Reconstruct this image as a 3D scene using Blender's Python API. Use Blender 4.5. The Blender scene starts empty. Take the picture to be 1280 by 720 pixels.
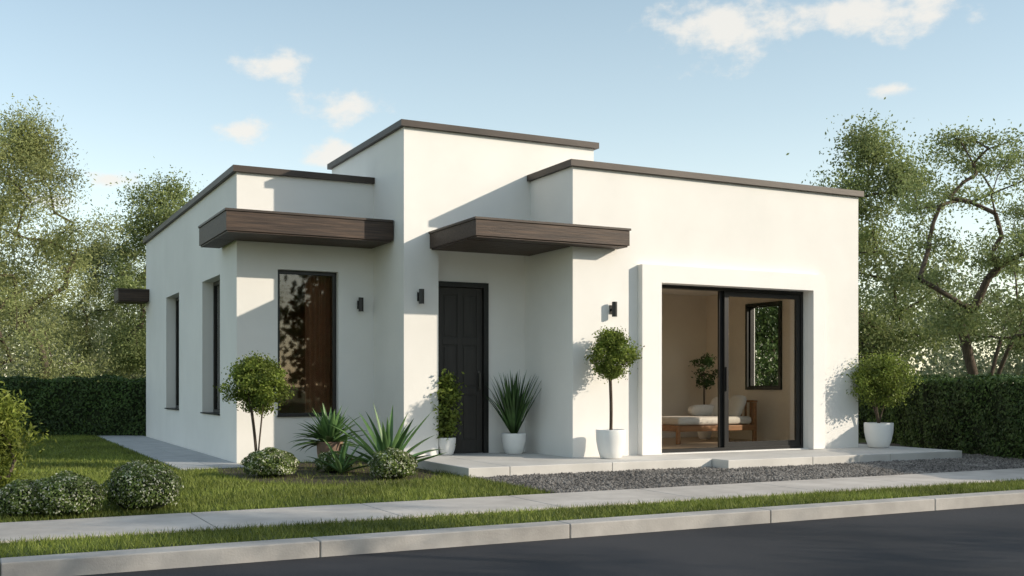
import bpy, math, random
import numpy as np
from mathutils import Vector, Matrix, Quaternion
random.seed(7); rng=np.random.default_rng(7)
sc=bpy.context.scene
A=(0.810,14.2,0.0); TH=math.radians(27.03)
CU,SU=math.cos(TH),math.sin(TH)
def H2W(a,b,z=0): return (A[0]+a*CU-b*SU, A[1]+a*SU+b*CU, z)

# ---------------- materials ----------------
def newmat(name):
    m=bpy.data.materials.new(name); m.use_nodes=True
    nt=m.node_tree; nt.nodes.clear()
    o=nt.nodes.new('ShaderNodeOutputMaterial')
    return m,nt,o
def N(nt,t,**k):
    n=nt.nodes.new(t)
    for a,b in k.items(): setattr(n,a,b)
    return n
def noise(nt,vec,scale,detail=4,rough=.55):
    n=N(nt,'ShaderNodeTexNoise'); n.inputs['Scale'].default_value=scale
    n.inputs['Detail'].default_value=detail; n.inputs['Roughness'].default_value=rough
    if vec: nt.links.new(vec,n.inputs['Vector'])
    return n.outputs['Fac']
def ramp(nt,fac,stops):
    r=N(nt,'ShaderNodeValToRGB'); e=r.color_ramp.elements
    e[0].position=stops[0][0]; e[0].color=(*stops[0][1],1)
    e[1].position=stops[-1][0]; e[1].color=(*stops[-1][1],1)
    for p,c in stops[1:-1]:
        x=e.new(p); x.color=(*c,1)
    nt.links.new(fac,r.inputs[0]); return r.outputs[0]
def surf(name,c1,c2,scale=3,rough=.7,bump=.2,bscale=60,stretch=(1,1,1),c3=None,spec=.4,metal=0,bdist=.01,big=None):
    m,nt,o=newmat(name)
    p=N(nt,'ShaderNodeBsdfPrincipled'); tc=N(nt,'ShaderNodeTexCoord')
    mp=N(nt,'ShaderNodeMapping'); mp.inputs['Scale'].default_value=stretch
    nt.links.new(tc.outputs['Object'],mp.inputs[0]); v=mp.outputs[0]
    stops=[(.3,c1),(.7,c2)] if c3 is None else [(.3,c1),(.5,c3),(.7,c2)]
    col=ramp(nt,noise(nt,v,scale,5,.6),stops)
    if big:
        g=ramp(nt,noise(nt,tc.outputs['Object'],big[0],3),[(.35,(big[1],)*3),(.65,(1,1,1))])
        mx=N(nt,'ShaderNodeMixRGB',blend_type='MULTIPLY'); mx.inputs[0].default_value=1
        nt.links.new(col,mx.inputs[1]); nt.links.new(g,mx.inputs[2]); col=mx.outputs[0]
    nt.links.new(col,p.inputs['Base Color'])
    p.inputs['Roughness'].default_value=rough; p.inputs['Metallic'].default_value=metal
    p.inputs['Specular IOR Level'].default_value=spec
    b=N(nt,'ShaderNodeBump'); b.inputs['Strength'].default_value=bump; b.inputs['Distance'].default_value=bdist
    nt.links.new(noise(nt,v,bscale,3,.6),b.inputs['Height']); nt.links.new(b.outputs[0],p.inputs['Normal'])
    nt.links.new(p.outputs[0],o.inputs[0]); return m
def leafmat(name,dark,light,tip=None,tipfrac=0,trans=.3,clump=1.5,rough=.55,cl=.45):
    m,nt,o=newmat(name)
    g=N(nt,'ShaderNodeNewGeometry'); tc=N(nt,'ShaderNodeTexCoord')
    st=[(0,dark),(.9,light)] if not tip else [(0,dark),(1-tipfrac-.02,light),(1-tipfrac,tip)]
    col=ramp(nt,g.outputs['Random Per Island'],st)
    cr=ramp(nt,noise(nt,tc.outputs['Object'],clump,2),[(.35,(cl,cl,cl)),(.65,(1.25,1.25,1.25))])
    mx=N(nt,'ShaderNodeMixRGB',blend_type='MULTIPLY'); mx.inputs[0].default_value=1
    nt.links.new(col,mx.inputs[1]); nt.links.new(cr,mx.inputs[2])
    p=N(nt,'ShaderNodeBsdfPrincipled'); p.inputs['Roughness'].default_value=rough; p.inputs['Specular IOR Level'].default_value=.3
    nt.links.new(mx.outputs[0],p.inputs['Base Color'])
    if trans>0:
        t=N(nt,'ShaderNodeBsdfTranslucent'); s=N(nt,'ShaderNodeMixShader'); s.inputs[0].default_value=trans
        nt.links.new(mx.outputs[0],t.inputs[0])
        nt.links.new(p.outputs[0],s.inputs[1]); nt.links.new(t.outputs[0],s.inputs[2]); nt.links.new(s.outputs[0],o.inputs[0])
    else: nt.links.new(p.outputs[0],o.inputs[0])
    return m
def glass(name,tint,refl,fm=1.0):
    m,nt,o=newmat(name)
    t=N(nt,'ShaderNodeBsdfTransparent'); t.inputs[0].default_value=(*tint,1)
    g=N(nt,'ShaderNodeBsdfGlossy'); g.inputs['Roughness'].default_value=.02; g.inputs[0].default_value=(.95,.95,.95,1)
    f=N(nt,'ShaderNodeFresnel'); f.inputs[0].default_value=1.45
    ad=N(nt,'ShaderNodeMath',operation='MULTIPLY_ADD'); ad.inputs[1].default_value=fm; ad.inputs[2].default_value=refl; nt.links.new(f.outputs[0],ad.inputs[0])
    s=N(nt,'ShaderNodeMixShader'); nt.links.new(ad.outputs[0],s.inputs[0]); nt.links.new(t.outputs[0],s.inputs[1]); nt.links.new(g.outputs[0],s.inputs[2])
    nt.links.new(s.outputs[0],o.inputs[0]); return m

M={}
M['stucco']=surf('white_stucco',(.785,.765,.735),(.835,.815,.785),scale=1.2,rough=.85,bump=.35,bscale=90,bdist=.004,spec=.2,big=(.5,.94))
M['trimw']=surf('surround_plaster',(.80,.78,.755),(.84,.82,.795),scale=2,rough=.8,bump=.15,bscale=80,bdist=.003,spec=.2)
M['roof']=surf('roof_trim_metal',(.026,.018,.014),(.068,.049,.038),scale=3,rough=.5,bump=.1,bscale=30,stretch=(.3,1,1))
M['wood']=surf('dark_wood',(.018,.010,.007),(.095,.058,.038),scale=5,rough=.55,bump=.5,bscale=14,stretch=(.35,9,9),c3=(.046,.028,.019),bdist=.006)
M['black']=surf('black_frame',(.012,.012,.012),(.02,.019,.018),rough=.35,bump=.05,bscale=40)
M['door']=surf('door_paint',(.026,.023,.020),(.038,.034,.030),rough=.5,bump=.1,bscale=12,stretch=(8,8,.6),bdist=.002)
M['intw']=surf('interior_wall',(.78,.69,.57),(.82,.73,.61),scale=2,rough=.9,bump=.05)
M['ceil']=surf('interior_ceiling',(.78,.75,.70),(.80,.77,.72),rough=.9,bump=.02)
M['intf']=surf('interior_floor',(.40,.30,.20),(.52,.40,.28),scale=4,rough=.35,stretch=(.3,4,1))
M['intd']=surf('interior_dark_wall',(.46,.27,.17),(.52,.31,.20),rough=.9)
M['conc']=surf('concrete',(.46,.42,.385),(.60,.555,.51),scale=3,rough=.85,bump=.3,bscale=70,bdist=.004,big=(.7,.8))
M['kerb']=surf('kerb_concrete',(.38,.36,.34),(.50,.475,.45),scale=4,rough=.9,bump=.4,bscale=60,bdist=.006,big=(.9,.75))
M['porch']=surf('porch_concrete',(.56,.54,.51),(.66,.635,.60),scale=2,rough=.7,bump=.2,bscale=70,bdist=.003,big=(.9,.88))
M['pave']=surf('paving_stone',(.33,.34,.35),(.46,.47,.48),scale=3,rough=.8,bump=.3,bscale=50,bdist=.004)
M['asph']=surf('asphalt',(.030,.031,.036),(.056,.057,.064),scale=120,rough=.85,bump=.6,bscale=170,bdist=.006,big=(.4,.7),spec=.25)
M['gravel_base']=surf('gravel_base',(.04,.036,.034),(.14,.13,.12),scale=55,rough=.95,bump=1,bscale=60,bdist=.02)
M['mulch']=surf('mulch',(.03,.025,.013),(.09,.075,.04),scale=30,rough=1,bump=1,bscale=40,bdist=.02)
M['grassg']=surf('lawn_ground',(.055,.08,.014),(.12,.15,.03),scale=9,rough=1,bump=.8,bscale=60,bdist=.02,big=(.3,.7))
M['pot']=surf('white_ceramic',(.76,.75,.73),(.82,.81,.79),rough=.45,bump=.05)
M['potb']=surf('brown_ceramic',(.16,.10,.07),(.24,.16,.11),rough=.6,bump=.2)
M['soil']=surf('soil',(.02,.014,.01),(.05,.035,.025),scale=30,rough=1,bump=1,bscale=50,bdist=.02)
M['bark']=surf('bark',(.05,.035,.024),(.12,.092,.068),scale=9,rough=.95,bump=.8,bscale=18,stretch=(3,3,.6),bdist=.02)
M['tan']=surf('daybed_wood',(.26,.12,.05),(.38,.19,.085),scale=5,rough=.45,stretch=(.4,6,6))
M['cush']=surf('linen',(.62,.57,.50),(.70,.65,.58),scale=6,rough=.95,bump=.3,bscale=120)
M['curt']=surf('curtain_cloth',(.66,.46,.35),(.74,.53,.41),scale=6,rough=.95)
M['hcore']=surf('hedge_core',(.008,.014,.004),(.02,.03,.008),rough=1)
M['steel']=surf('dark_steel',(.10,.095,.09),(.14,.135,.13),rough=.35,metal=1)
M['glassd']=glass('tinted_glass',(.72,.66,.60),.04,.9)
M['glassc']=glass('clear_glass',(.96,.96,.95),.0,.45)
M['lA']=leafmat('leaf_pale',(.21,.24,.09),(.36,.385,.16),trans=.45,clump=.6,cl=.7)
M['lB']=leafmat('leaf_mid',(.15,.19,.065),(.28,.325,.13),trans=.42,clump=.6,cl=.65)
M['lfar']=leafmat('leaf_distant',(.19,.22,.125),(.27,.30,.175),trans=.3,clump=.3,cl=.7)  # paler, greyer green: distance haze put into the leaf colour
M['lhedge']=leafmat('leaf_hedge',(.028,.06,.014),(.085,.14,.034),trans=.2,clump=1.2,cl=.6)
M['ltop']=leafmat('leaf_topiary',(.10,.15,.022),(.27,.33,.065),trans=.38,clump=5)
M['lbox']=leafmat('leaf_boxwood',(.06,.10,.022),(.17,.22,.055),tip=(.60,.60,.46),tipfrac=.17,trans=.25,clump=6,cl=.65)
M['lshrub']=leafmat('leaf_shrub',(.10,.14,.018),(.28,.32,.06),trans=.38,clump=3)
M['agave']=leafmat('leaf_agave',(.07,.15,.05),(.15,.26,.09),trans=.15,clump=3,rough=.4,cl=.75)
M['yucca']=leafmat('leaf_yucca',(.03,.07,.02),(.08,.15,.045),trans=.15,clump=4,rough=.4)
M['blade']=leafmat('grass_blade',(.10,.14,.022),(.26,.30,.065),trans=.3,clump=.8,cl=.6)
M['stone']=leafmat('gravel_stone',(.06,.056,.052),(.25,.23,.21),trans=0,clump=1,rough=.9,cl=.8)

# ---------------- mesh helpers ----------------
def link(o,parent=None,house=False):
    sc.collection.objects.link(o)
    if parent: o.parent=parent
    if house: o.location=A; o.rotation_euler=(0,0,TH)
    return o
def mobj(name,v,f,mat,parent=None,house=False,smooth=False,bevel=0):
    me=bpy.data.meshes.new(name); me.from_pydata([tuple(x) for x in v],[],f); me.update()
    if mat: me.materials.append(mat)
    if smooth: me.polygons.foreach_set('use_smooth',[True]*len(me.polygons))
    o=bpy.data.objects.new(name,me); link(o,parent,house)
    if bevel:
        b=o.modifiers.new('b','BEVEL'); b.width=bevel; b.segments=3; b.limit_method='ANGLE'
    return o
def empty(name,loc=(0,0,0),rz=0,house=False):
    e=bpy.data.objects.new(name,None); e.location=loc; e.rotation_euler=(0,0,rz); e.empty_display_size=.2
    sc.collection.objects.link(e)
    if house: e.location=A; e.rotation_euler=(0,0,TH)
    return e
class MB:
    def __init__(s): s.v=[];s.f=[]
    def box(s,x0,x1,y0,y1,z0,z1):
        n=len(s.v)
        s.v+=[(x0,y0,z0),(x1,y0,z0),(x1,y1,z0),(x0,y1,z0),(x0,y0,z1),(x1,y0,z1),(x1,y1,z1),(x0,y1,z1)]
        s.f+=[(n,n+3,n+2,n+1),(n+4,n+5,n+6,n+7),(n,n+1,n+5,n+4),(n+1,n+2,n+6,n+5),(n+2,n+3,n+7,n+6),(n+3,n,n+4,n+7)]
        return s
    def prism(s,pts,z0,z1):
        k=len(s.v);n=len(pts); s.v+=[(x,y,z0) for x,y in pts]+[(x,y,z1) for x,y in pts]
        s.f+=[tuple(k+i for i in range(n))[::-1],tuple(k+n+i for i in range(n))]+[(k+i,k+(i+1)%n,k+n+(i+1)%n,k+n+i) for i in range(n)]
        return s
    def tube(s,p,q,r0,r1,n=8,cap=True):
        p=np.array(p,float);q=np.array(q,float);d=q-p;L=np.linalg.norm(d)
        if L<1e-6: return s
        d/=L; t=np.array([0,0,1.]) if abs(d[2])<.9 else np.array([1.,0,0])
        x=np.cross(d,t);x/=np.linalg.norm(x);y=np.cross(d,x); k=len(s.v)
        for c,r in((p,r0),(q,r1)):
            for i in range(n):
                a=2*math.pi*i/n; s.v.append(tuple(c+r*(math.cos(a)*x+math.sin(a)*y)))
        for i in range(n): j=(i+1)%n; s.f.append((k+i,k+j,k+n+j,k+n+i))
        if cap: s.f.append(tuple(k+i for i in range(n))[::-1]); s.f.append(tuple(k+n+i for i in range(n)))
        return s
    def lathe(s,prof,n=32,c=(0,0,0)):
        k=len(s.v)
        for r,z in prof:
            for i in range(n):
                a=2*math.pi*i/n; s.v.append((c[0]+r*math.cos(a),c[1]+r*math.sin(a),c[2]+z))
        for j in range(len(prof)-1):
            for i in range(n):
                i2=(i+1)%n; s.f.append((k+j*n+i,k+j*n+i2,k+(j+1)*n+i2,k+(j+1)*n+i))
        return s
    def obj(s,name,mat,parent=None,house=False,smooth=False,bevel=0): return mobj(name,s.v,s.f,mat,parent,house,smooth,bevel)
def fastmesh(name,V,nper,mat):
    n=len(V); me=bpy.data.meshes.new(name)
    me.vertices.add(n*nper); me.vertices.foreach_set('co',V.reshape(-1).astype(np.float32))
    me.loops.add(n*nper); me.loops.foreach_set('vertex_index',np.arange(n*nper,dtype=np.int32))
    me.polygons.add(n); me.polygons.foreach_set('loop_start',np.arange(0,n*nper,nper,dtype=np.int32))
    me.polygons.foreach_set('loop_total',np.full(n,nper,dtype=np.int32))
    me.update(calc_edges=True); me.validate(); me.materials.append(mat); return me
def leaves(name,C,size,mat,elong=.5,nrm=None,var=.35):
    n=len(C); d=rng.normal(size=(n,3)); d/=np.linalg.norm(d,axis=1)[:,None]
    w=rng.normal(size=(n,3))
    if nrm is not None:
        nn=nrm+rng.normal(size=(n,3))*.45
        d=np.cross(nn,d); d/=np.linalg.norm(d,axis=1)[:,None]+1e-9; w=np.cross(nn,d)
    else: w-=d*np.sum(w*d,axis=1)[:,None]
    w/=np.linalg.norm(w,axis=1)[:,None]+1e-9
    L=(size*(1+var*rng.uniform(-1,1,n)))[:,None]
    V=np.stack([C-d*L*.5,C+w*L*elong*.5,C+d*L*.5,C-w*L*elong*.5],axis=1)
    return fastmesh(name,V,4,mat)
def addmesh(name,me,parent=None,house=False,loc=None):
    o=bpy.data.objects.new(name,me); link(o,parent,house)
    if loc: o.location=loc
    return o

# ---------------- house ----------------
house=empty('modern_box_house',house=True)
def wall(mb,axis,f0,f1,s0,s1,z0,z1,ops=()):
    S=sorted({s0,s1,*[o[0] for o in ops],*[o[1] for o in ops]}); Z=sorted({z0,z1,*[o[2] for o in ops],*[o[3] for o in ops]})
    for i in range(len(S)-1):
        for j in range(len(Z)-1):
            cs,cz=(S[i]+S[i+1])/2,(Z[j]+Z[j+1])/2
            if any(o[0]<cs<o[1] and o[2]<cz<o[3] for o in ops): continue
            if axis=='a': mb.box(S[i],S[i+1],f0,f1,Z[j],Z[j+1])
            else: mb.box(f0,f1,S[i],S[i+1],Z[j],Z[j+1])
W=MB()
TA=-1.936; LA=-3.906; LB=2.41; RA=5.12; BB=10.75; TOP=4.0; TT=4.575
winL=(-3.34,-2.465,.64,2.70)
s1=(3.5,4.82,.64,2.70); s2=(6.89,8.24,.64,2.70)
wall(W,'a',LB,LB+.25,LA,TA,0,TOP,[winL])
wall(W,'b',LA,LA+.24,LB+.25,BB,0,TOP,[s1,s2])
wall(W,'a',BB-.2,BB,LA+.24,RA,0,TOP-.001)
big=(1.35,4.1,.13,2.5)
wall(W,'a',0,.25,0,RA,0,TOP,[big])
wall(W,'b',0,.2,.25,BB-.2,0,TOP)
rw=(1.54,2.44,1.0,2.49); rw_added=(.35,1.25,.5,2.49)  # second opening is an unseen window, added to let sun brighten the room
wall(W,'b',RA-.15,RA,.25,BB-.2,0,TOP,[rw,rw_added])
W.box(TA,1.057,1.2,4.4,2.96,TT)
W.box(TA,-1.43,1.2,4.4,0,2.96)
wall(W,'a',1.38,1.6,-1.43,0,0,2.96,[(-1.43,-.59,.12,2.53)])
W.box(TA,-.001,4.4,BB-.2,0,TOP-.002)
W.obj('walls',M['stucco'],house)
R=MB(); R.box(LA+.24,TA,LB+.25,BB-.2,2.95,3.9); R.box(.2,RA-.15,.25,BB-.2,2.72,3.9); R.obj('roof_deck',M['ceil'],house)
T=MB()
o=.06
def rim(a0,a1,b0,b1,z,skip=''):
    w=.28; h=.085
    T.box(a0-o,a1+o,b0-o,b0+w,z,z+h); T.box(a0-o,a1+o,b1-w,b1+o,z,z+h)
    T.box(a0-o,a0+w,b0+w,b1-w,z,z+h); T.box(a1-w,a1+o,b0+w,b1-w,z,z+h)
T.box(LA-o,TA-.002,LB-o,LB+.28,TOP,TOP+.085); T.box(LA-o,LA+.28,LB+.28,BB+o,TOP,TOP+.085)
T.box(-o,RA+o,-o,.28,TOP,TOP+.085); T.box(RA-.28,RA+o,.28,BB+o,TOP,TOP+.085); T.box(-o,.28,.28,1.198,TOP,TOP+.085)
rim(TA,1.057,1.2,4.4,TT)
T.obj('roof_trim',M['roof'],house)
def canopy(name,outline,cap,z0,z1,planks):
    MB().prism(outline,z0+.02,z1-.03).obj(name,M['wood'],house)
    MB().prism(cap,z1-.028,z1).obj(name+'_cap',M['roof'],house)
    m=MB()
    for a0,a1,b0,b1 in planks:
        y=b0+.02
        while y<b1-.02:
            m.box(a0+.02,a1-.02,y,min(y+.135,b1-.01),z0,z0+.018); y+=.143
    m.obj(name+'_soffit',M['wood'],house)
g_=.016
x0,x1,y0=-4.227,TA-.017,1.56
canopy('window_canopy',[(x0,y0),(x1,y0),(x1,LB-.002),(LA-.002,LB-.002),(LA-.002,3.37),(x0,3.37)],
 [(x0-g_,y0-g_),(x1,y0-g_),(x1,LB-.002),(LA-.002,LB-.002),(LA-.002,3.37),(x0-g_,3.37)],3.06,3.36,[(x0,x1,y0,LB),(x0,LA-.01,LB,3.37)])
x0,x1,y0=-1.56,.708,-.293
canopy('entrance_canopy',[(x0,y0),(x1,y0),(x1,-.002),(-.002,-.002),(-.002,1.198),(x0,1.198)],
 [(x0-g_,y0-g_),(x1+g_,y0-g_),(x1+g_,-.002),(-.002,-.002),(-.002,1.198),(x0-g_,1.198)],2.93,3.18,[(x0,x1,y0,-.01),(x0,-.01,-.003,1.19)])
x0,x1,y0=-4.5,LA-.002,10.3
canopy('side_canopy',[(x0,y0),(x1,y0),(x1,11.0),(x0,11.0)],[(x0-g_,y0-g_),(x1,y0-g_),(x1,11.0),(x0-g_,11.0)],2.76,3.02,[(x0,x1,y0,11.0)])
def frame_a(m,a0,a1,z0,z1,b,w=.05,d=.06):
    m.box(a0,a0+w,b,b+d,z0,z1); m.box(a1-w,a1,b,b+d,z0,z1); m.box(a0+w,a1-w,b,b+d,z0,z0+w); m.box(a0+w,a1-w,b,b+d,z1-w,z1)
def frame_b(m,b0,b1,z0,z1,a,w=.05,d=.06):
    m.box(a,a+d,b0,b0+w,z0,z1); m.box(a,a+d,b1-w,b1,z0,z1); m.box(a,a+d,b0+w,b1-w,z0,z0+w); m.box(a,a+d,b0+w,b1-w,z1-w,z1)
F=MB(); e=.002
frame_a(F,winL[0]+e,winL[1]-e,winL[2]+e,winL[3]-e,LB+.09,.05)
F.box(winL[0]-.01,winL[1]+.01,LB-.03,LB+.088,winL[2]+.002,winL[2]+.022)
frame_b(F,s1[0]+e,s1[1]-e,s1[2]+e,s1[3]-e,LA+.17,.06); F.box(LA+.17,LA+.23,4.13,4.19,.70,2.64)
frame_b(F,s2[0]+e,s2[1]-e,s2[2]+e,s2[3]-e,LA+.17,.06)
F.box(LA-.03,LA+.168,s1[0]-.01,s1[1]+.01,.642,.66); F.box(LA-.03,LA+.168,s2[0]-.01,s2[1]+.01,.642,.66)
for q in(rw,rw_added):
    frame_b(F,q[0]+e,q[1]-e,q[2]+e,q[3]-e,RA-.155,.07,.08)
F.obj('window_frames',M['black'],house)
F=MB(); frame_b(F,rw[0]-.0,rw[1]+.0,rw[2]-.0,rw[3]+.0,RA-.215,.05,.04); 
F.obj('room_window_trim',M['black'],house)
G=MB()
G.box(winL[0]+.05,winL[1]-.05,LB+.115,LB+.123,winL[2]+.05,winL[3]-.05)
for s in(s1,s2): G.box(LA+.195,LA+.203,s[0]+.06,s[1]-.06,.70,2.64)
G.obj('window_glass',M['glassd'],house)
S=MB()
S.box(1.03,1.35,-.12,-.001,.124,2.74); S.box(4.1,4.33,-.12,-.001,.124,2.74); S.box(1.35,4.1,-.12,-.001,2.5,2.74)
S.obj('window_surround',M['trimw'],house)
D=MB(); frame_a(D,1.352,4.098,.132,2.498,.10,.045,.12)
D.box(1.40,2.60,.13,.21,.134,.15)
frame_a(D,2.62,4.05,.178,2.452,.115,.075,.04)
D.box(2.56,2.63,.16,.2,.178,2.452); D.box(1.397,1.43,.16,.2,.178,2.452)
D.box(2.64,2.66,.095,.115,1.0,1.35)
D.obj('sliding_door_frame',M['black'],house)
G=MB(); G.box(2.695,3.975,.131,.139,.25,2.38); G.obj('sliding_door_glass',M['glassc'],house)
D=MB(); z0,z1=.122,2.53
D.box(-1.43,-1.37,1.36,1.45,z0,z1); D.box(-.66,-.588,1.36,1.45,z0,z1); D.box(-1.37,-.66,1.36,1.45,z1-.07,z1)
D.obj('entrance_door_frame',M['black'],house)
D=MB(); x0,x1=-1.368,-.662; D.box(x0,x1,1.43,1.47,z0,z1-.072)
st=.09
D.box(x0,x0+st,1.416,1.43,z0,z1-.072); D.box(x1-st,x1,1.416,1.43,z0,z1-.072); D.box(-1.05,-.98,1.416,1.43,z0,z1-.072)
for xa,xb in((x0+st,-1.05),(-.98,x1-st)):
    for za,zb in((z0,.30),(.95,1.05),(1.65,1.75),(2.36,2.457)): D.box(xa,xb,1.416,1.43,za,zb)
    for za,zb in((.30,.95),(1.05,1.65),(1.75,2.36)): D.box(xa+.03,xb-.03,1.421,1.43,za+.03,zb-.03)
D.obj('entrance_door',M['door'],house,bevel=.003)
D=MB(); D.box(-.735,-.705,1.405,1.416,1.0,1.28); D.tube((-.72,1.37,1.02),(-.72,1.37,1.26),.010,.010); D.tube((-.72,1.37,1.05),(-.72,1.41,1.05),.008,.008);D.tube((-.72,1.37,1.23),(-.72,1.41,1.23),.008,.008)
D.obj('door_handle',M['steel'],house)
I=MB(); I.box(.2,RA-.15,3.6,3.7,.13,2.72); I.box(.2,.22,.25,3.6,.13,2.72)
wall(I,'b',RA-.17,RA-.151,.25,3.6,.13,2.72,[rw,rw_added])
I.obj('interior_walls',M['intw'],house)
I=MB(); I.box(.201,RA-.151,.03,3.6,.01,.129); I.box(LA+.24,TA,LB+.25,BB-.2,.01,.06); I.obj('interior_floor',M['intf'],house)
I=MB(); I.box(LA+.24,TA-.001,5.6,5.7,.06,2.95); I.box(TA-.03,TA-.002,LB+.251,5.6,.06,2.95); I.obj('interior_wall_bedroom',M['intd'],house)
I=MB(); I.box(.22,RA-.17,3.58,3.6,.13,.22); I.obj('skirting',M['ceil'],house)
def curtain(name,a0,a1,b,z0,z1,folds):
    v=[];f=[];n=folds*8
    for i in range(n+1):
        t=i/n; a=a0+(a1-a0)*t; y=b+.035*math.sin(t*folds*2*math.pi)+.01*math.sin(t*17)
        v+=[(a,y,z0),(a,y*1.0,z1)]
    for i in range(n): f.append((2*i,2*i+2,2*i+3,2*i+1))
    mobj(name,v,f,M['curt'],house,smooth=True)
curtain('curtain',-2.86,-2.40,LB+.32,.1,2.85,6)
curtain('curtain_side',-3.64,-3.42,LB+.34,.1,2.85,4)

def wlamp(a,b,z):
    e0=empty('wall_lamp',H2W(a,b,z),TH)
    m=MB(); m.box(-.03,.03,-.012,-.001,-.06,.06); m.box(-.012,.012,-.06,-.012,-.012,.012)
    m.tube((0,-.085,-.1),(0,-.085,.1),.036,.036,16); m.obj('body',M['black'],e0)
    m=MB(); m.tube((0,-.085,-.103),(0,-.085,-.1005),.03,.03,12); m.tube((0,-.085,.1005),(0,-.085,.103),.03,.03,12); m.obj('lens',M['pot'],e0)
wlamp(-2.155,LB,2.24); wlamp(-1.714,1.2,2.285); wlamp(.603,0,2.11)

# daybed
e0=empty('daybed',H2W(3.78,1.75,.13),TH)
m=MB(); L,Dp=1.62,.78
for x in(-L/2,L/2-.06):
    for y in(0,Dp-.06): m.box(x,x+.06,y,y+.06,0,.30 if x<0 else .66)
m.box(-L/2+.06,L/2-.06,0,.05,.2,.29); m.box(-L/2+.06,L/2-.06,Dp-.05,Dp,.2,.29)
m.box(-L/2,-L/2+.06,.06,Dp-.06,.2,.30); m.box(L/2-.06,L/2,.06,Dp-.06,.2,.29); m.box(L/2-.07,L/2+.01,-.01,Dp+.01,.661,.70)
for i in range(5): m.box(L/2-.05,L/2-.02,.1+i*.13,.14+i*.13,.29,.66)
m.obj('frame',M['tan'],e0,bevel=.008)
MB().box(-L/2+.03,L/2-.08,.02,Dp-.02,.30,.43).obj('mattress',M['cush'],e0,smooth=False,bevel=.05)
def pillow(name,c,sx,sy,sz,rot,par):
    v=[];f=[];n=14
    for j in range(n+1):
        for i in range(2*n):
            th=math.pi*j/n;ph=math.pi*i/n
            def sp(x,p): return math.copysign(abs(x)**p,x)
            v.append((sx*sp(math.sin(th),.6)*sp(math.cos(ph),.5),sy*sp(math.sin(th),.6)*sp(math.sin(ph),.5),sz*sp(math.cos(th),.9)))
    for j in range(n):
        for i in range(2*n): k=(i+1)%(2*n); f.append((j*2*n+i,(j+1)*2*n+i,(j+1)*2*n+k,j*2*n+k))
    o=mobj(name,v,f,M['cush'],par,smooth=True); o.location=c; o.rotation_euler=rot
pillow('cushion',(.55,.25,.58),.22,.2,.075,(0,math.radians(-62),0),e0)
pillow('cushion_2',(.46,.58,.57),.2,.19,.07,(.1,math.radians(-55),.2),e0)
pillow('bolster',(.2,.66,.52),.3,.08,.1,(0,0,0),e0)

# ---------------- plants ----------------
def skeleton(seed,base_nodes,targets,step,wob):
    r=np.random.default_rng(seed); P=[np.array(p,float) for p in base_nodes[0]]; par=[-1]+list(range(len(P)-1))
    for st_ in base_nodes[1:]:
        k=0
        for p in st_: P.append(np.array(p,float)); par.append(k); k=len(P)-1
    cen=np.array(base_nodes[0][-1]); T=sorted(targets,key=lambda t:np.linalg.norm(t-cen)); ends=[]
    for t in T:
        A_=np.array(P); d=np.linalg.norm(A_-t,axis=1)+1.2*np.maximum(0,A_[:,2]-t[2]+.1*step)
        d[0]+=5; k=int(np.argmin(d)); s=P[k]; L=np.linalg.norm(t-s); n=max(1,int(L/step))
        mid=(s+t)/2+np.array([0,0,.12*L])+r.normal(size=3)*wob*L
        for i in range(1,n+1):
            u=i/n; p=(1-u)**2*s+2*u*(1-u)*mid+u*u*t
            P.append(p); par.append(k); k=len(P)-1
        ends.append(k)
    cnt=np.zeros(len(P))
    for e_ in ends:
        k=e_
        while k>=0: cnt[k]+=1; k=par[k]
    return P,par,np.maximum(cnt,1)
def treemesh(name,seed,H,R,cb,nt_,nl,lsz,sig,mat,r0,prof=None,stems=1,elong=.5,droop=0,step=.4,off=(0,0),flat=.75,qmin=.04):
    r=np.random.default_rng(seed); T=[]
    ph=r.uniform(0,6,3)
    while len(T)<nt_:
        u=r.uniform(0,1); z=cb+(H-cb)*u; th=r.uniform(0,2*math.pi)
        pr=(math.sin(math.pi*min(1,(u*.9+.1)**.75))**.6) if prof is None else prof(u)
        Rm=R*pr*(.78+.22*math.sin(3*th+ph[0])*math.sin(5*u+ph[1])+.12*math.sin(7*th+ph[2]))
        q=math.sqrt(r.uniform(qmin,1)); T.append(np.array([off[0]*u+Rm*q*math.cos(th),off[1]*u+Rm*q*math.sin(th),z]))
    bases=[]
    for s in range(stems):
        a=2*math.pi*s/stems+ph[0]; sp=0 if stems==1 else .28*R; n=max(3,int(cb*1.25/(step)))
        pts=[]
        for i in range(n+1):
            if s>0 and i==0: continue
            u=i/n; pts.append((sp*u**1.3*math.cos(a)+.04*H*math.sin(2.5*u+ph[1])*u*.5,sp*u**1.3*math.sin(a)+.02*H*math.sin(4*u+ph[2])*u,cb*1.25*u))
        bases.append(pts)
    P,par,c=skeleton(seed,bases,T,step,.1)
    rad=r0*(c/c.max())**.6; rad=np.maximum(rad,r0*.03)
    rad[0]*=1.25
    m=MB()
    for i in range(1,len(P)):
        k=par[i]; m.tube(P[k],P[i],min(rad[k],rad[i]*1.35) ,rad[i],7 if rad[i]>r0*.3 else 4,False)
    tm=bpy.data.meshes.new(name+'_wood'); tm.from_pydata(m.v,[],m.f); tm.materials.append(M['bark']); tm.polygons.foreach_set('use_smooth',[True]*len(tm.polygons))
    C=[]
    for t in T:
        s=sig*r.uniform(.6,1.3); n=int(nl*r.uniform(.5,1.5))
        g=r.normal(size=(n,3))*np.array([s,s,s*flat]);
        if droop: g[:,2]-=droop*np.abs(r.normal(size=n))*s*2
        C.append(t+g)
    return tm,leaves(name+'_leaves',np.vstack(C),lsz,mat,elong)
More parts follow.
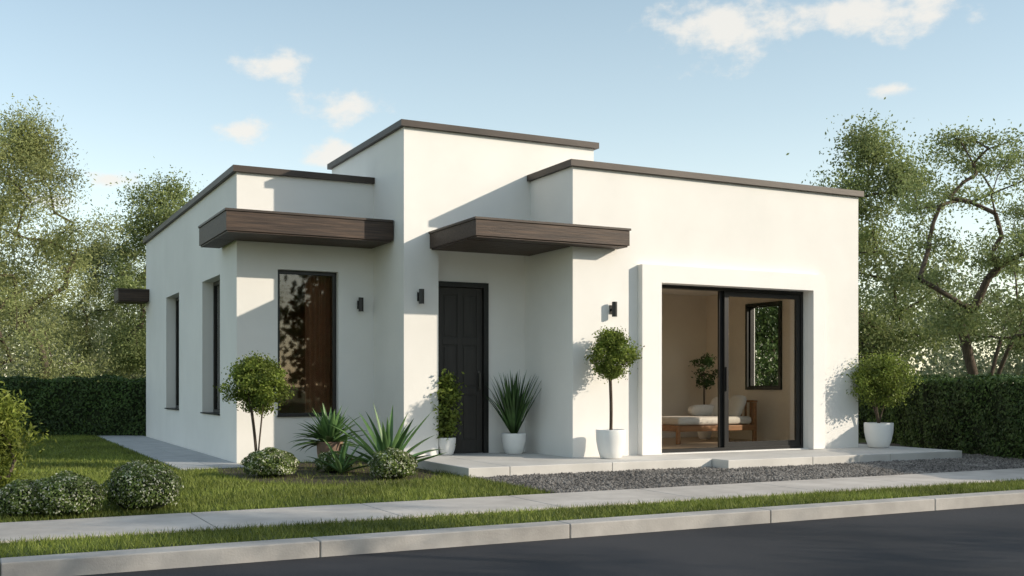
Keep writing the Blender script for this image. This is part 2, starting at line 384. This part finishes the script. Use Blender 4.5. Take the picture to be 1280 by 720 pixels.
def place(name,meshes,loc,rz=0,sc_=1):
    e0=empty(name,loc,rz); e0.scale=(sc_,)*3 if not isinstance(sc_,tuple) else sc_
    addmesh('trunk',meshes[0],e0); addmesh('crown',meshes[1],e0); return e0
tA=treemesh('tree_a',3,8.6,3.1,1.2,150,430,.095,.34,M['lA'],.13,stems=2,elong=.35,droop=.4,qmin=.08)
tB=treemesh('tree_b',11,8.5,3.0,1.9,110,420,.10,.36,M['lB'],.14,elong=.5,qmin=.15)
umb=lambda u:(.5+.55*math.sin(math.pi*min(1,u*.85+.1)))
tC=treemesh('tree_c',23,6.9,3.0,2.1,70,400,.085,.34,M['lB'],.15,prof=umb,stems=3,elong=.45,flat=.42,qmin=.25)
place('deciduous_tree',tA,(-13.8,30,0),.4)
place('deciduous_tree',tA,(-14.6,38,0),2.4,.72)
place('deciduous_tree',tB,(-11.8,36.5,0),1.0,.93)
place('deciduous_tree',tB,(11.0,33,0),2.0,1.04)
place('deciduous_tree',tC,(12.1,27,0),.9,1.04)
place('deciduous_tree',tC,(17.5,34,0),2.9,1.0)
place('deciduous_tree',tA,(-20,36,0),4.4,.95)
# roadside trees on the opposite side of the street / up the street (seen in window reflections)
for x,y,mm,rz,s in((-5,-15,tA,1.3,1),(5,-14,tB,3.3,1),(20,-15,tB,2,1),(30,-9,tB,.3,1.0),(33,-2,tA,1.3,1.0),(36,5,tB,3.0,.95),(35,-9,tA,.9,1.05)): place('deciduous_tree',mm,(x,y,-.13),rz,s)
place('deciduous_tree',tC,(12.5,4.3,-.1),.7,.95)
tS=treemesh('garden_shrub',91,3.3,1.2,.3,70,260,.08,.28,M['lhedge'],.05,stems=3,step=.2)
place('garden_shrub',tS,(5.35,22.0,0),0)

# distant tree mass
C=[]
for i in range(420):
    side=random.choice((-1,1)); y=random.uniform(42,56)
    x=random.uniform(-36,-8) if side<0 else random.uniform(12,40)
    top=5.0+1.5*math.sin(x*.45)+1.1*math.sin(x*1.3+1)
    z=random.uniform(.3,max(2,top)); s=random.uniform(.5,1.0)
    C.append(np.array([x,y,z])+rng.normal(size=(260,3))*np.array([s,s,s*.7]))
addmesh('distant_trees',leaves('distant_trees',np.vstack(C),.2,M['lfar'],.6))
C=[]
for i in range(500):
    t=random.uniform(0,1); x=41+random.uniform(-2,2)-6*t; y=14-38*t; s=random.uniform(.7,1.3)
    C.append(np.array([x,y,random.uniform(.2,8.6+1.2*math.sin(y*.9))])+rng.normal(size=(110,3))*s)
addmesh('distant_trees',leaves('reflection_tree_mass',np.vstack(C),.5,M['lhedge'],.8))  # out-of-view leaf mass, added and thickened to darken the window reflections

def hedge(name,pts,w,h,n,lsz):
    e0=empty(name); core=MB(); C=[];Nn=[]
    segs=[(np.array(pts[i]),np.array(pts[i+1])) for i in range(len(pts)-1)]
    tot=sum(np.linalg.norm(b-a) for a,b in segs)
    for a,b in segs:
        d=b-a;L=np.linalg.norm(d);d=d/L;nn=np.array([-d[1],d[0]]); q=w/2-.06
        k=len(core.v)
        for z in(0,h-.06):
            for p in(a-nn*q,b-nn*q,b+nn*q,a+nn*q): core.v.append((p[0],p[1],z))
        core.f+=[(k,k+1,k+5,k+4),(k+1,k+2,k+6,k+5),(k+2,k+3,k+7,k+6),(k+3,k,k+4,k+7),(k+4,k+5,k+6,k+7)]
        m=int(n*L/tot); per=2*h+w; s=rng.uniform(0,L,m); u=rng.uniform(0,per,m)
        off=np.where(u<h,-w/2,np.where(u<h+w,u-h-w/2,w/2)); z=np.where(u<h,u,np.where(u<h+w,h,per-u))
        nx=np.where(u<h,-1.,np.where(u<h+w,0.,1.)); nz=np.where((u>=h)&(u<h+w),1.,0.)
        bump=.035*np.sin(s*3.1+z*4)+.03*np.sin(s*7.3-z*6+1)+rng.normal(size=m)*.02
        off=off+nx*bump; z=z+nz*bump
        xy=a[None]+d[None]*s[:,None]+nn[None]*off[:,None]
        C.append(np.column_stack([xy,z])); Nn.append(np.column_stack([nn[0]*nx,nn[1]*nx,nz]))
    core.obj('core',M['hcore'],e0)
    addmesh('leaves',leaves(name,np.vstack(C),lsz,M['lhedge'],.6,np.vstack(Nn)),e0)
hedge('hedge',[(-26,22.7),(-7.3,22.7)],.8,1.2,60000,.06)
hedge('hedge',[(8.35,11.5),(7.35,18.0),(7.6,26)],.8,1.17,65000,.055)

def ball(name,loc,rx,rz_,n,lsz,mat,seed=0):
    r=np.random.default_rng(seed); e0=empty(name,loc)
    d=r.normal(size=(n,3)); d/=np.linalg.norm(d,axis=1)[:,None]; d[:,2]=np.where(d[:,2]<-.55,-d[:,2],d[:,2])
    k=1+.07*np.sin(d[:,0]*6+seed)*np.sin(d[:,1]*5+seed*2)+.05*np.sin(d[:,2]*9+d[:,0]*7)
    rr=(k*(1-np.abs(r.normal(size=n))*.09))[:,None]
    C=d*rr*np.array([rx,rx,rz_])+np.array([0,0,rz_*.8])
    addmesh('leaves',leaves(name,C,lsz,mat,.6,d),e0)
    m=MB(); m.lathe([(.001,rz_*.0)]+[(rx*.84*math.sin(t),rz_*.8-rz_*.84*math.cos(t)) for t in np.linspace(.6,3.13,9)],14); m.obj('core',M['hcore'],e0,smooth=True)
    return e0
for i,(x,y,rx,rz_) in enumerate([(-2.84,12.55,.31,.19),(-2.2,13.2,.24,.15),(-1.37,12.25,.27,.2),(-3.2,9.25,.33,.24),(-3.70,8.85,.29,.2),(-4.02,8.8,.24,.17),(-3.45,9.7,.22,.15)]):
    ball('boxwood_shrub',(x,y,0),rx,rz_,int(5200*(rx/.3)**2)+1200,.03 if y>11 else .022,M['lbox'],i+1)
sh=treemesh('shrub',41,.95,.42,.12,70,140,.05,.07,M['lshrub'],.02,stems=3,elong=.3,step=.1)
place('green_shrub',sh,(-4.62,9.4,0),0,1.05)
place('green_shrub',sh,(-5.3,9.9,0),2,.9)

def pot(e0,r,h,mat,z=0):
    m=MB(); m.lathe([(.001,0),(r*.62,0),(r*.70,.012),(r*.86,h*.3),(r*.97,h*.62),(r,h*.97),(r*.985,h),(r*.93,h),(r*.92,h*.9),(r*.001,h*.9)],36)
    m.obj('pot',mat,e0,smooth=True)
    m=MB(); m.lathe([(r*.91,h*.905),(r*.5,h*.93),(.001,h*.94)],20); m.obj('soil',M['soil'],e0)
def strips(leafs,fold=.25,seg=9):
    v=[];f=[]
    for (bx,by,bz),az,tilt,droop,L,w in leafs:
        k=len(v); p=np.array([bx,by,bz]); hd=np.array([math.cos(az),math.sin(az),0]); sd=np.array([-math.sin(az),math.cos(az),0])
        for i in range(seg+1):
            t=i/seg; el=tilt-droop*t*t; dr=hd*math.cos(el)+np.array([0,0,1])*math.sin(el); up=-hd*math.sin(el)+np.array([0,0,1])*math.cos(el)
            ww=w*(.55+.9*t if t<.35 else .865*(1-((t-.35)/.65)**1.8))*.5+.0008
            v+=[tuple(p-sd*ww+up*ww*fold*1.6),tuple(p),tuple(p+sd*ww+up*ww*fold*1.6)]
            p=p+dr*L/seg
        for i in range(seg):
            a=k+3*i; f+=[(a,a+1,a+4,a+3),(a+1,a+2,a+5,a+4)]
    return v,f
def agave(name,loc,n,L,w,seed):
    r=random.Random(seed); e0=empty(name,loc); l=[]
    for i in range(n):
        t=i/n; l.append(((0,0,.03),i*2.4+r.uniform(-.2,.2),math.radians(12+72*t+r.uniform(-6,6)),math.radians(r.uniform(-5,38)*(1-t*.6)),L*(.8+.35*r.random())*(1-.15*t),w*(1-.25*t)))
    v,f=strips(l,.45); mobj('leaves',v,f,M['agave'],e0,smooth=True)
agave('agave_plant',(-1.50,12.9,.0),24,.92,.105,2)
agave('agave_plant',(-2.05,12.75,.0),14,.55,.07,6)
def yucca(name,loc,pr,phh,n,L,w,mat,potm,lo=25,hi=88,dr=35,seed=1):
    r=random.Random(seed); e0=empty(name,loc); pot(e0,pr,phh,potm); l=[]
    for i in range(n):
        a=r.uniform(0,6.28); q=r.uniform(0,pr*.3); t=r.random()
        l.append(((q*math.cos(a),q*math.sin(a),phh*.9),a,math.radians(lo+(hi-lo)*t**.8),math.radians(dr*r.random()*(1.2-t)),L*r.uniform(.7,1.1),w*r.uniform(.8,1.1)))
    v,f=strips(l,.3); mobj('leaves',v,f,mat,e0,smooth=True)
yucca('potted_yucca',(*H2W(-.36,1.02)[:2],.122),.17,.29,80,.88,.045,M['yucca'],M['pot'],lo=55,hi=90,dr=28,seed=3)
yucca('potted_palm',(-2.35,13.75,.0),.17,.36,110,.50,.08,M['agave'],M['potb'],lo=-5,hi=85,dr=60,seed=9)
def pottree(name,loc,pr,phh,cz,rx,rz_,nt_,nl,lsz,sig,seed,stems=1,th=.022,mat='ltop',haspot=True,dz=0):
    e0=empty(name,loc)
    if haspot: pot(e0,pr,phh,M['pot'])
    b=phh*.85 if haspot else 0
    H=cz+rz_-b; cb=cz-rz_-b
    prof=lambda u:math.sqrt(max(.02,1-(2*u-1)**2))
    mm=treemesh(name,seed,H,rx,cb,nt_,nl,lsz,sig,M[mat],th,prof=prof,stems=stems,step=.08,elong=.5,flat=.8)
    for nme,q in(('trunk',mm[0]),('crown',mm[1])): o_=addmesh(nme,q,e0); o_.location=(0,0,b)
pottree('potted_topiary_tree',(1.30,14.02,.122),.2,.38,1.37,.34,.27,150,75,.035,.05,51)
pottree('potted_olive_tree',(5.66,16.45,.122),.22,.38,1.05,.60,.32,130,105,.04,.08,57,stems=3,th=.03)
pottree('small_ornamental_tree',(-3.26,13.65,0),.2,.3,1.08,.44,.30,160,85,.04,.055,63,stems=3,th=.026,haspot=False)
pottree('potted_ficus',(*H2W(-1.30,1.21)[:2],.122),.125,.24,.68,.19,.40,70,30,.06,.06,71,th=.012,mat='ltop')
pottree('indoor_plant',(*H2W(4.42,2.95)[:2],.13),.14,.3,1.2,.25,.27,50,22,.05,.04,77,th=.014,mat='yucca')

# ---------------- ground ----------------
g=400
v=[(-g,-g,-.11),(g,-g,-.11),(g,-5.0,-.11),(-g,-5.0,-.11),(-g,-5.0,0),(g,-5.0,0),(g,g*2,0),(-g,g*2,0)]
mobj('ground',v,[(0,1,2,3),(3,2,5,4),(4,5,6,7)],M['grassg'],house=True)
MB().box(-120,120,-11.5,-5.10,-.14,-.10).obj('road',M['asph'],house=True)
k=MB()
x=-41
while x<60: k.box(x,x+1.994,-5.10,-4.88,-.14,.012); k.box(x,x+1.994,-11.76,-11.5,-.14,.0); x+=2
k.obj('kerb',M['kerb'],house=True,bevel=.01)
k=MB(); x=-40
while x<50: k.box(x,x+1.49,-4.12,-3.04,-.05,.016); x+=1.5
k.obj('sidewalk',M['conc'],house=True,bevel=.006)
k=MB(); y=1.72
while y<12.5:
    k.box(-4.77,-4.345,y,y+.59,-.05,.02); k.box(-4.337,LA-.01,y,y+.59,-.05,.02); y+=.6
k.obj('garden_path',M['pave'],house=True,bevel=.005)
k=MB()
k.box(-1.98,-1.44,-.98,1.196,-.02,.12); k.box(-1.434,-.003,-.98,1.378,-.02,.12); k.box(.003,1.545,-.98,-.003,-.02,.12)
k.obj('porch',M['porch'],house=True,bevel=.008)
k=MB()
for a0,a1 in((1.552,2.98),(2.986,4.42),(4.426,5.87)): k.box(a0,a1,-1.31,-.003,-.02,.118)
k.box(RA+.004,5.87,.003,1.2,-.02,.117)
k.obj('terrace_slab',M['porch'],house=True,bevel=.008)
mobj('gravel_drive',[(-1.95,-3.035,.006),(8.2,-3.035,.006),(8.2,2.5,.006),(-1.95,2.5,.006)],[(0,1,2,3)],M['gravel_base'],house=True)
bed=[]
for i in range(40):
    t=2*math.pi*i/40; rr=1+.06*math.sin(3*t)+.05*math.sin(7*t+1)
    bed.append((-3.2+1.28*rr*math.copysign(abs(math.cos(t))**.7,math.cos(t)),.6+1.75*rr*math.copysign(abs(math.sin(t))**.7,math.sin(t)),.008))
mobj('planting_bed',bed,[tuple(range(40))],M['mulch'],house=True)
n=16000; c=np.column_stack([rng.uniform(-1.93,7.6,n),rng.uniform(-3.03,-.9,n),np.full(n,.012)])
keep=~((c[:,0]<1.56)&(c[:,1]>-1.0))&~((c[:,0]>1.5)&(c[:,0]<5.9)&(c[:,1]>-1.33)); c=c[keep]; n=len(c)
s=rng.uniform(.009,.022,n); oc=np.array([[1,0,0],[0,1,0],[-1,0,0],[0,-1,0],[0,0,.8],[0,0,-.8]])
an=rng.uniform(0,6.28,n); V=np.zeros((n,6,3))
for i in range(6):
    q=oc[i]*1.0; jj=rng.uniform(.7,1.3,n)*s
    V[:,i,0]=c[:,0]+(q[0]*np.cos(an)-q[1]*np.sin(an))*jj; V[:,i,1]=c[:,1]+(q[0]*np.sin(an)+q[1]*np.cos(an))*jj; V[:,i,2]=c[:,2]+q[2]*jj
tri=np.array([(0,1,4),(1,2,4),(2,3,4),(3,0,4)])
idx=(np.arange(n)[:,None,None]*6+tri[None]).reshape(-1)
me=bpy.data.meshes.new('gravel_stones'); me.vertices.add(n*6); me.vertices.foreach_set('co',V.reshape(-1).astype(np.float32))
me.loops.add(len(idx)); me.loops.foreach_set('vertex_index',idx.astype(np.int32)); me.polygons.add(n*4)
me.polygons.foreach_set('loop_start',np.arange(0,n*12,3,dtype=np.int32)); me.polygons.foreach_set('loop_total',np.full(n*4,3,dtype=np.int32)); me.update(calc_edges=True)
me.materials.append(M['stone']); addmesh('gravel',me,house=True)
def blades(regs):
    out=[]
    for a0,a1,b0,b1,den,h,w in regs:
        n=int((a1-a0)*(b1-b0)*den); p=np.column_stack([rng.uniform(a0,a1,n),rng.uniform(b0,b1,n)])
        inb=((np.abs((p[:,0]+3.2)/1.25)**2.6+np.abs((p[:,1]-.6)/1.72)**2.6)<1)&(rng.uniform(size=n)>.12)
        path=(p[:,0]>-4.8)&(p[:,0]<-3.9)&(p[:,1]>1.7); p=p[~inb&~path]; n=len(p)
        a=rng.uniform(0,6.28,n); hh=h*rng.uniform(.5,1.3,n); l=rng.normal(size=(n,2))*.45*hh[:,None]
        d=np.column_stack([np.cos(a),np.sin(a)])*w*.5
        V=np.zeros((n,3,3)); V[:,0,:2]=p-d; V[:,1,:2]=p+d; V[:,2,:2]=p+l; V[:,2,2]=hh; out.append(V)
    return fastmesh('grass_blades',np.vstack(out),3,M['blade'])
addmesh('lawn_grass',blades([(-9,5,-4.86,-4.14,2600,.045,.008),(-11,-1.96,-3.02,1.6,1900,.05,.010),(-16,-4.8,1.6,12,900,.05,.016),(-3.9,-1.96,1.6,2.4,900,.04,.01)]),house=True)

# ---------------- world / light ----------------
el=math.radians(21); T_=Vector((-1.837,.411,-1.882*math.tan(el))).normalized()
sun=bpy.data.lights.new('sun','SUN'); sun.energy=4.6; sun.angle=math.radians(.6); sun.color=(1,.885,.72)
so=bpy.data.objects.new('sun',sun); so.rotation_euler=T_.to_track_quat('-Z','Y').to_euler(); sc.collection.objects.link(so)
w=bpy.data.worlds.new('World'); sc.world=w; w.use_nodes=True; nt=w.node_tree; nt.nodes.clear()
out=N(nt,'ShaderNodeOutputWorld'); bg=N(nt,'ShaderNodeBackground'); bg.inputs[1].default_value=.15
sky=N(nt,'ShaderNodeTexSky',sky_type='NISHITA'); sky.sun_disc=False; sky.sun_elevation=el; sky.sun_rotation=math.atan2(1.837,-.411)
sky.air_density=1.0; sky.dust_density=.6; sky.ozone_density=1.1
tc=N(nt,'ShaderNodeTexCoord'); sx=N(nt,'ShaderNodeSeparateXYZ'); nt.links.new(tc.outputs['Generated'],sx.inputs[0])
# thin high haze, thicker toward the horizon
hz=ramp(nt,sx.outputs[2],[(0.0,(.45,.42,.32)),(.12,(.345,.34,.26)),(.24,(.225,.245,.195)),(.36,(.145,.175,.148)),(1,(.21,.22,.195))])
hs=N(nt,'ShaderNodeMixRGB',blend_type='MULTIPLY'); hs.inputs[0].default_value=1; nt.links.new(hz,hs.inputs[1]); hs.inputs[2].default_value=(9,9,9,1)
sk=N(nt,'ShaderNodeMixRGB',blend_type='ADD'); sk.inputs[0].default_value=1; nt.links.new(sky.outputs[0],sk.inputs[1]); nt.links.new(hs.outputs[0],sk.inputs[2])
az=N(nt,'ShaderNodeMath',operation='ARCTAN2'); nt.links.new(sx.outputs[0],az.inputs[0]); nt.links.new(sx.outputs[1],az.inputs[1])
ele=N(nt,'ShaderNodeMath',operation='ARCSINE'); nt.links.new(sx.outputs[2],ele.inputs[0])
cb=N(nt,'ShaderNodeCombineXYZ'); nt.links.new(az.outputs[0],cb.inputs[0]); nt.links.new(ele.outputs[0],cb.inputs[1])
# clouds given as (azimuth deg, elevation deg, half width deg, half height deg)
cl=[(-12.6,16.3,2.2,1.0),(-9.0,14.3,2.8,1.25),(-14.0,12.9,2.1,.75),(-9.4,11.9,2.5,.9),(-20.6,10.2,1.5,.6),(-23.5,9.0,1.8,.6),(11.2,18.1,4.0,2.3),(19,18.2,5.4,1.5),(24,19.8,4.5,1.7),(19.5,14.6,1.3,.45),(-40,14,6,2),(45,20,9,2),(-75,18,8,2)]
prev=None
for a0,e0_,wa,we in cl:
    s_=N(nt,'ShaderNodeVectorMath',operation='SUBTRACT'); nt.links.new(cb.outputs[0],s_.inputs[0]); s_.inputs[1].default_value=(math.radians(a0),math.radians(e0_),0)
    m_=N(nt,'ShaderNodeVectorMath',operation='MULTIPLY'); nt.links.new(s_.outputs[0],m_.inputs[0]); m_.inputs[1].default_value=(1/math.radians(wa),1/math.radians(we),0)
    l_=N(nt,'ShaderNodeVectorMath',operation='LENGTH'); nt.links.new(m_.outputs[0],l_.inputs[0])
    q=N(nt,'ShaderNodeMath',operation='SUBTRACT'); q.inputs[0].default_value=1; nt.links.new(l_.outputs['Value'],q.inputs[1])
    if prev is None: prev=q.outputs[0]
    else:
        x_=N(nt,'ShaderNodeMath',operation='MAXIMUM'); nt.links.new(prev,x_.inputs[0]); nt.links.new(q.outputs[0],x_.inputs[1]); prev=x_.outputs[0]
mp=N(nt,'ShaderNodeMapping'); mp.inputs['Scale'].default_value=(1,1.5,1); nt.links.new(cb.outputs[0],mp.inputs[0])
nf=noise(nt,mp.outputs[0],26,7,.6)
a_=N(nt,'ShaderNodeMath',operation='MULTIPLY_ADD'); nt.links.new(nf,a_.inputs[0]); a_.inputs[1].default_value=2.6; a_.inputs[2].default_value=-1.27
s2_=N(nt,'ShaderNodeMath',operation='ADD'); nt.links.new(prev,s2_.inputs[0]); nt.links.new(a_.outputs[0],s2_.inputs[1])
mr=N(nt,'ShaderNodeMapRange',interpolation_type='SMOOTHSTEP'); nt.links.new(s2_.outputs[0],mr.inputs[0]); mr.inputs[1].default_value=.05; mr.inputs[2].default_value=.9; mr.inputs[3].default_value=0; mr.inputs[4].default_value=.85
mx=N(nt,'ShaderNodeMixRGB'); nt.links.new(mr.outputs[0],mx.inputs[0]); nt.links.new(sk.outputs[0],mx.inputs[1]); mx.inputs[2].default_value=(6.3,6.05,5.6,1)
nt.links.new(mx.outputs[0],bg.inputs[0]); nt.links.new(bg.outputs[0],out.inputs[0])

cam=bpy.data.cameras.new('camera'); cam.lens=36*1332/1280; cam.sensor_width=36; cam.shift_y=120/1280; cam.clip_end=3000; cam.clip_start=.05
co=bpy.data.objects.new('camera',cam); co.location=(0,0,1.1); co.rotation_euler=(math.pi/2,0,0); sc.collection.objects.link(co); sc.camera=co
sc.view_settings.view_transform='Standard'; sc.view_settings.look='None'; sc.view_settings.exposure=0
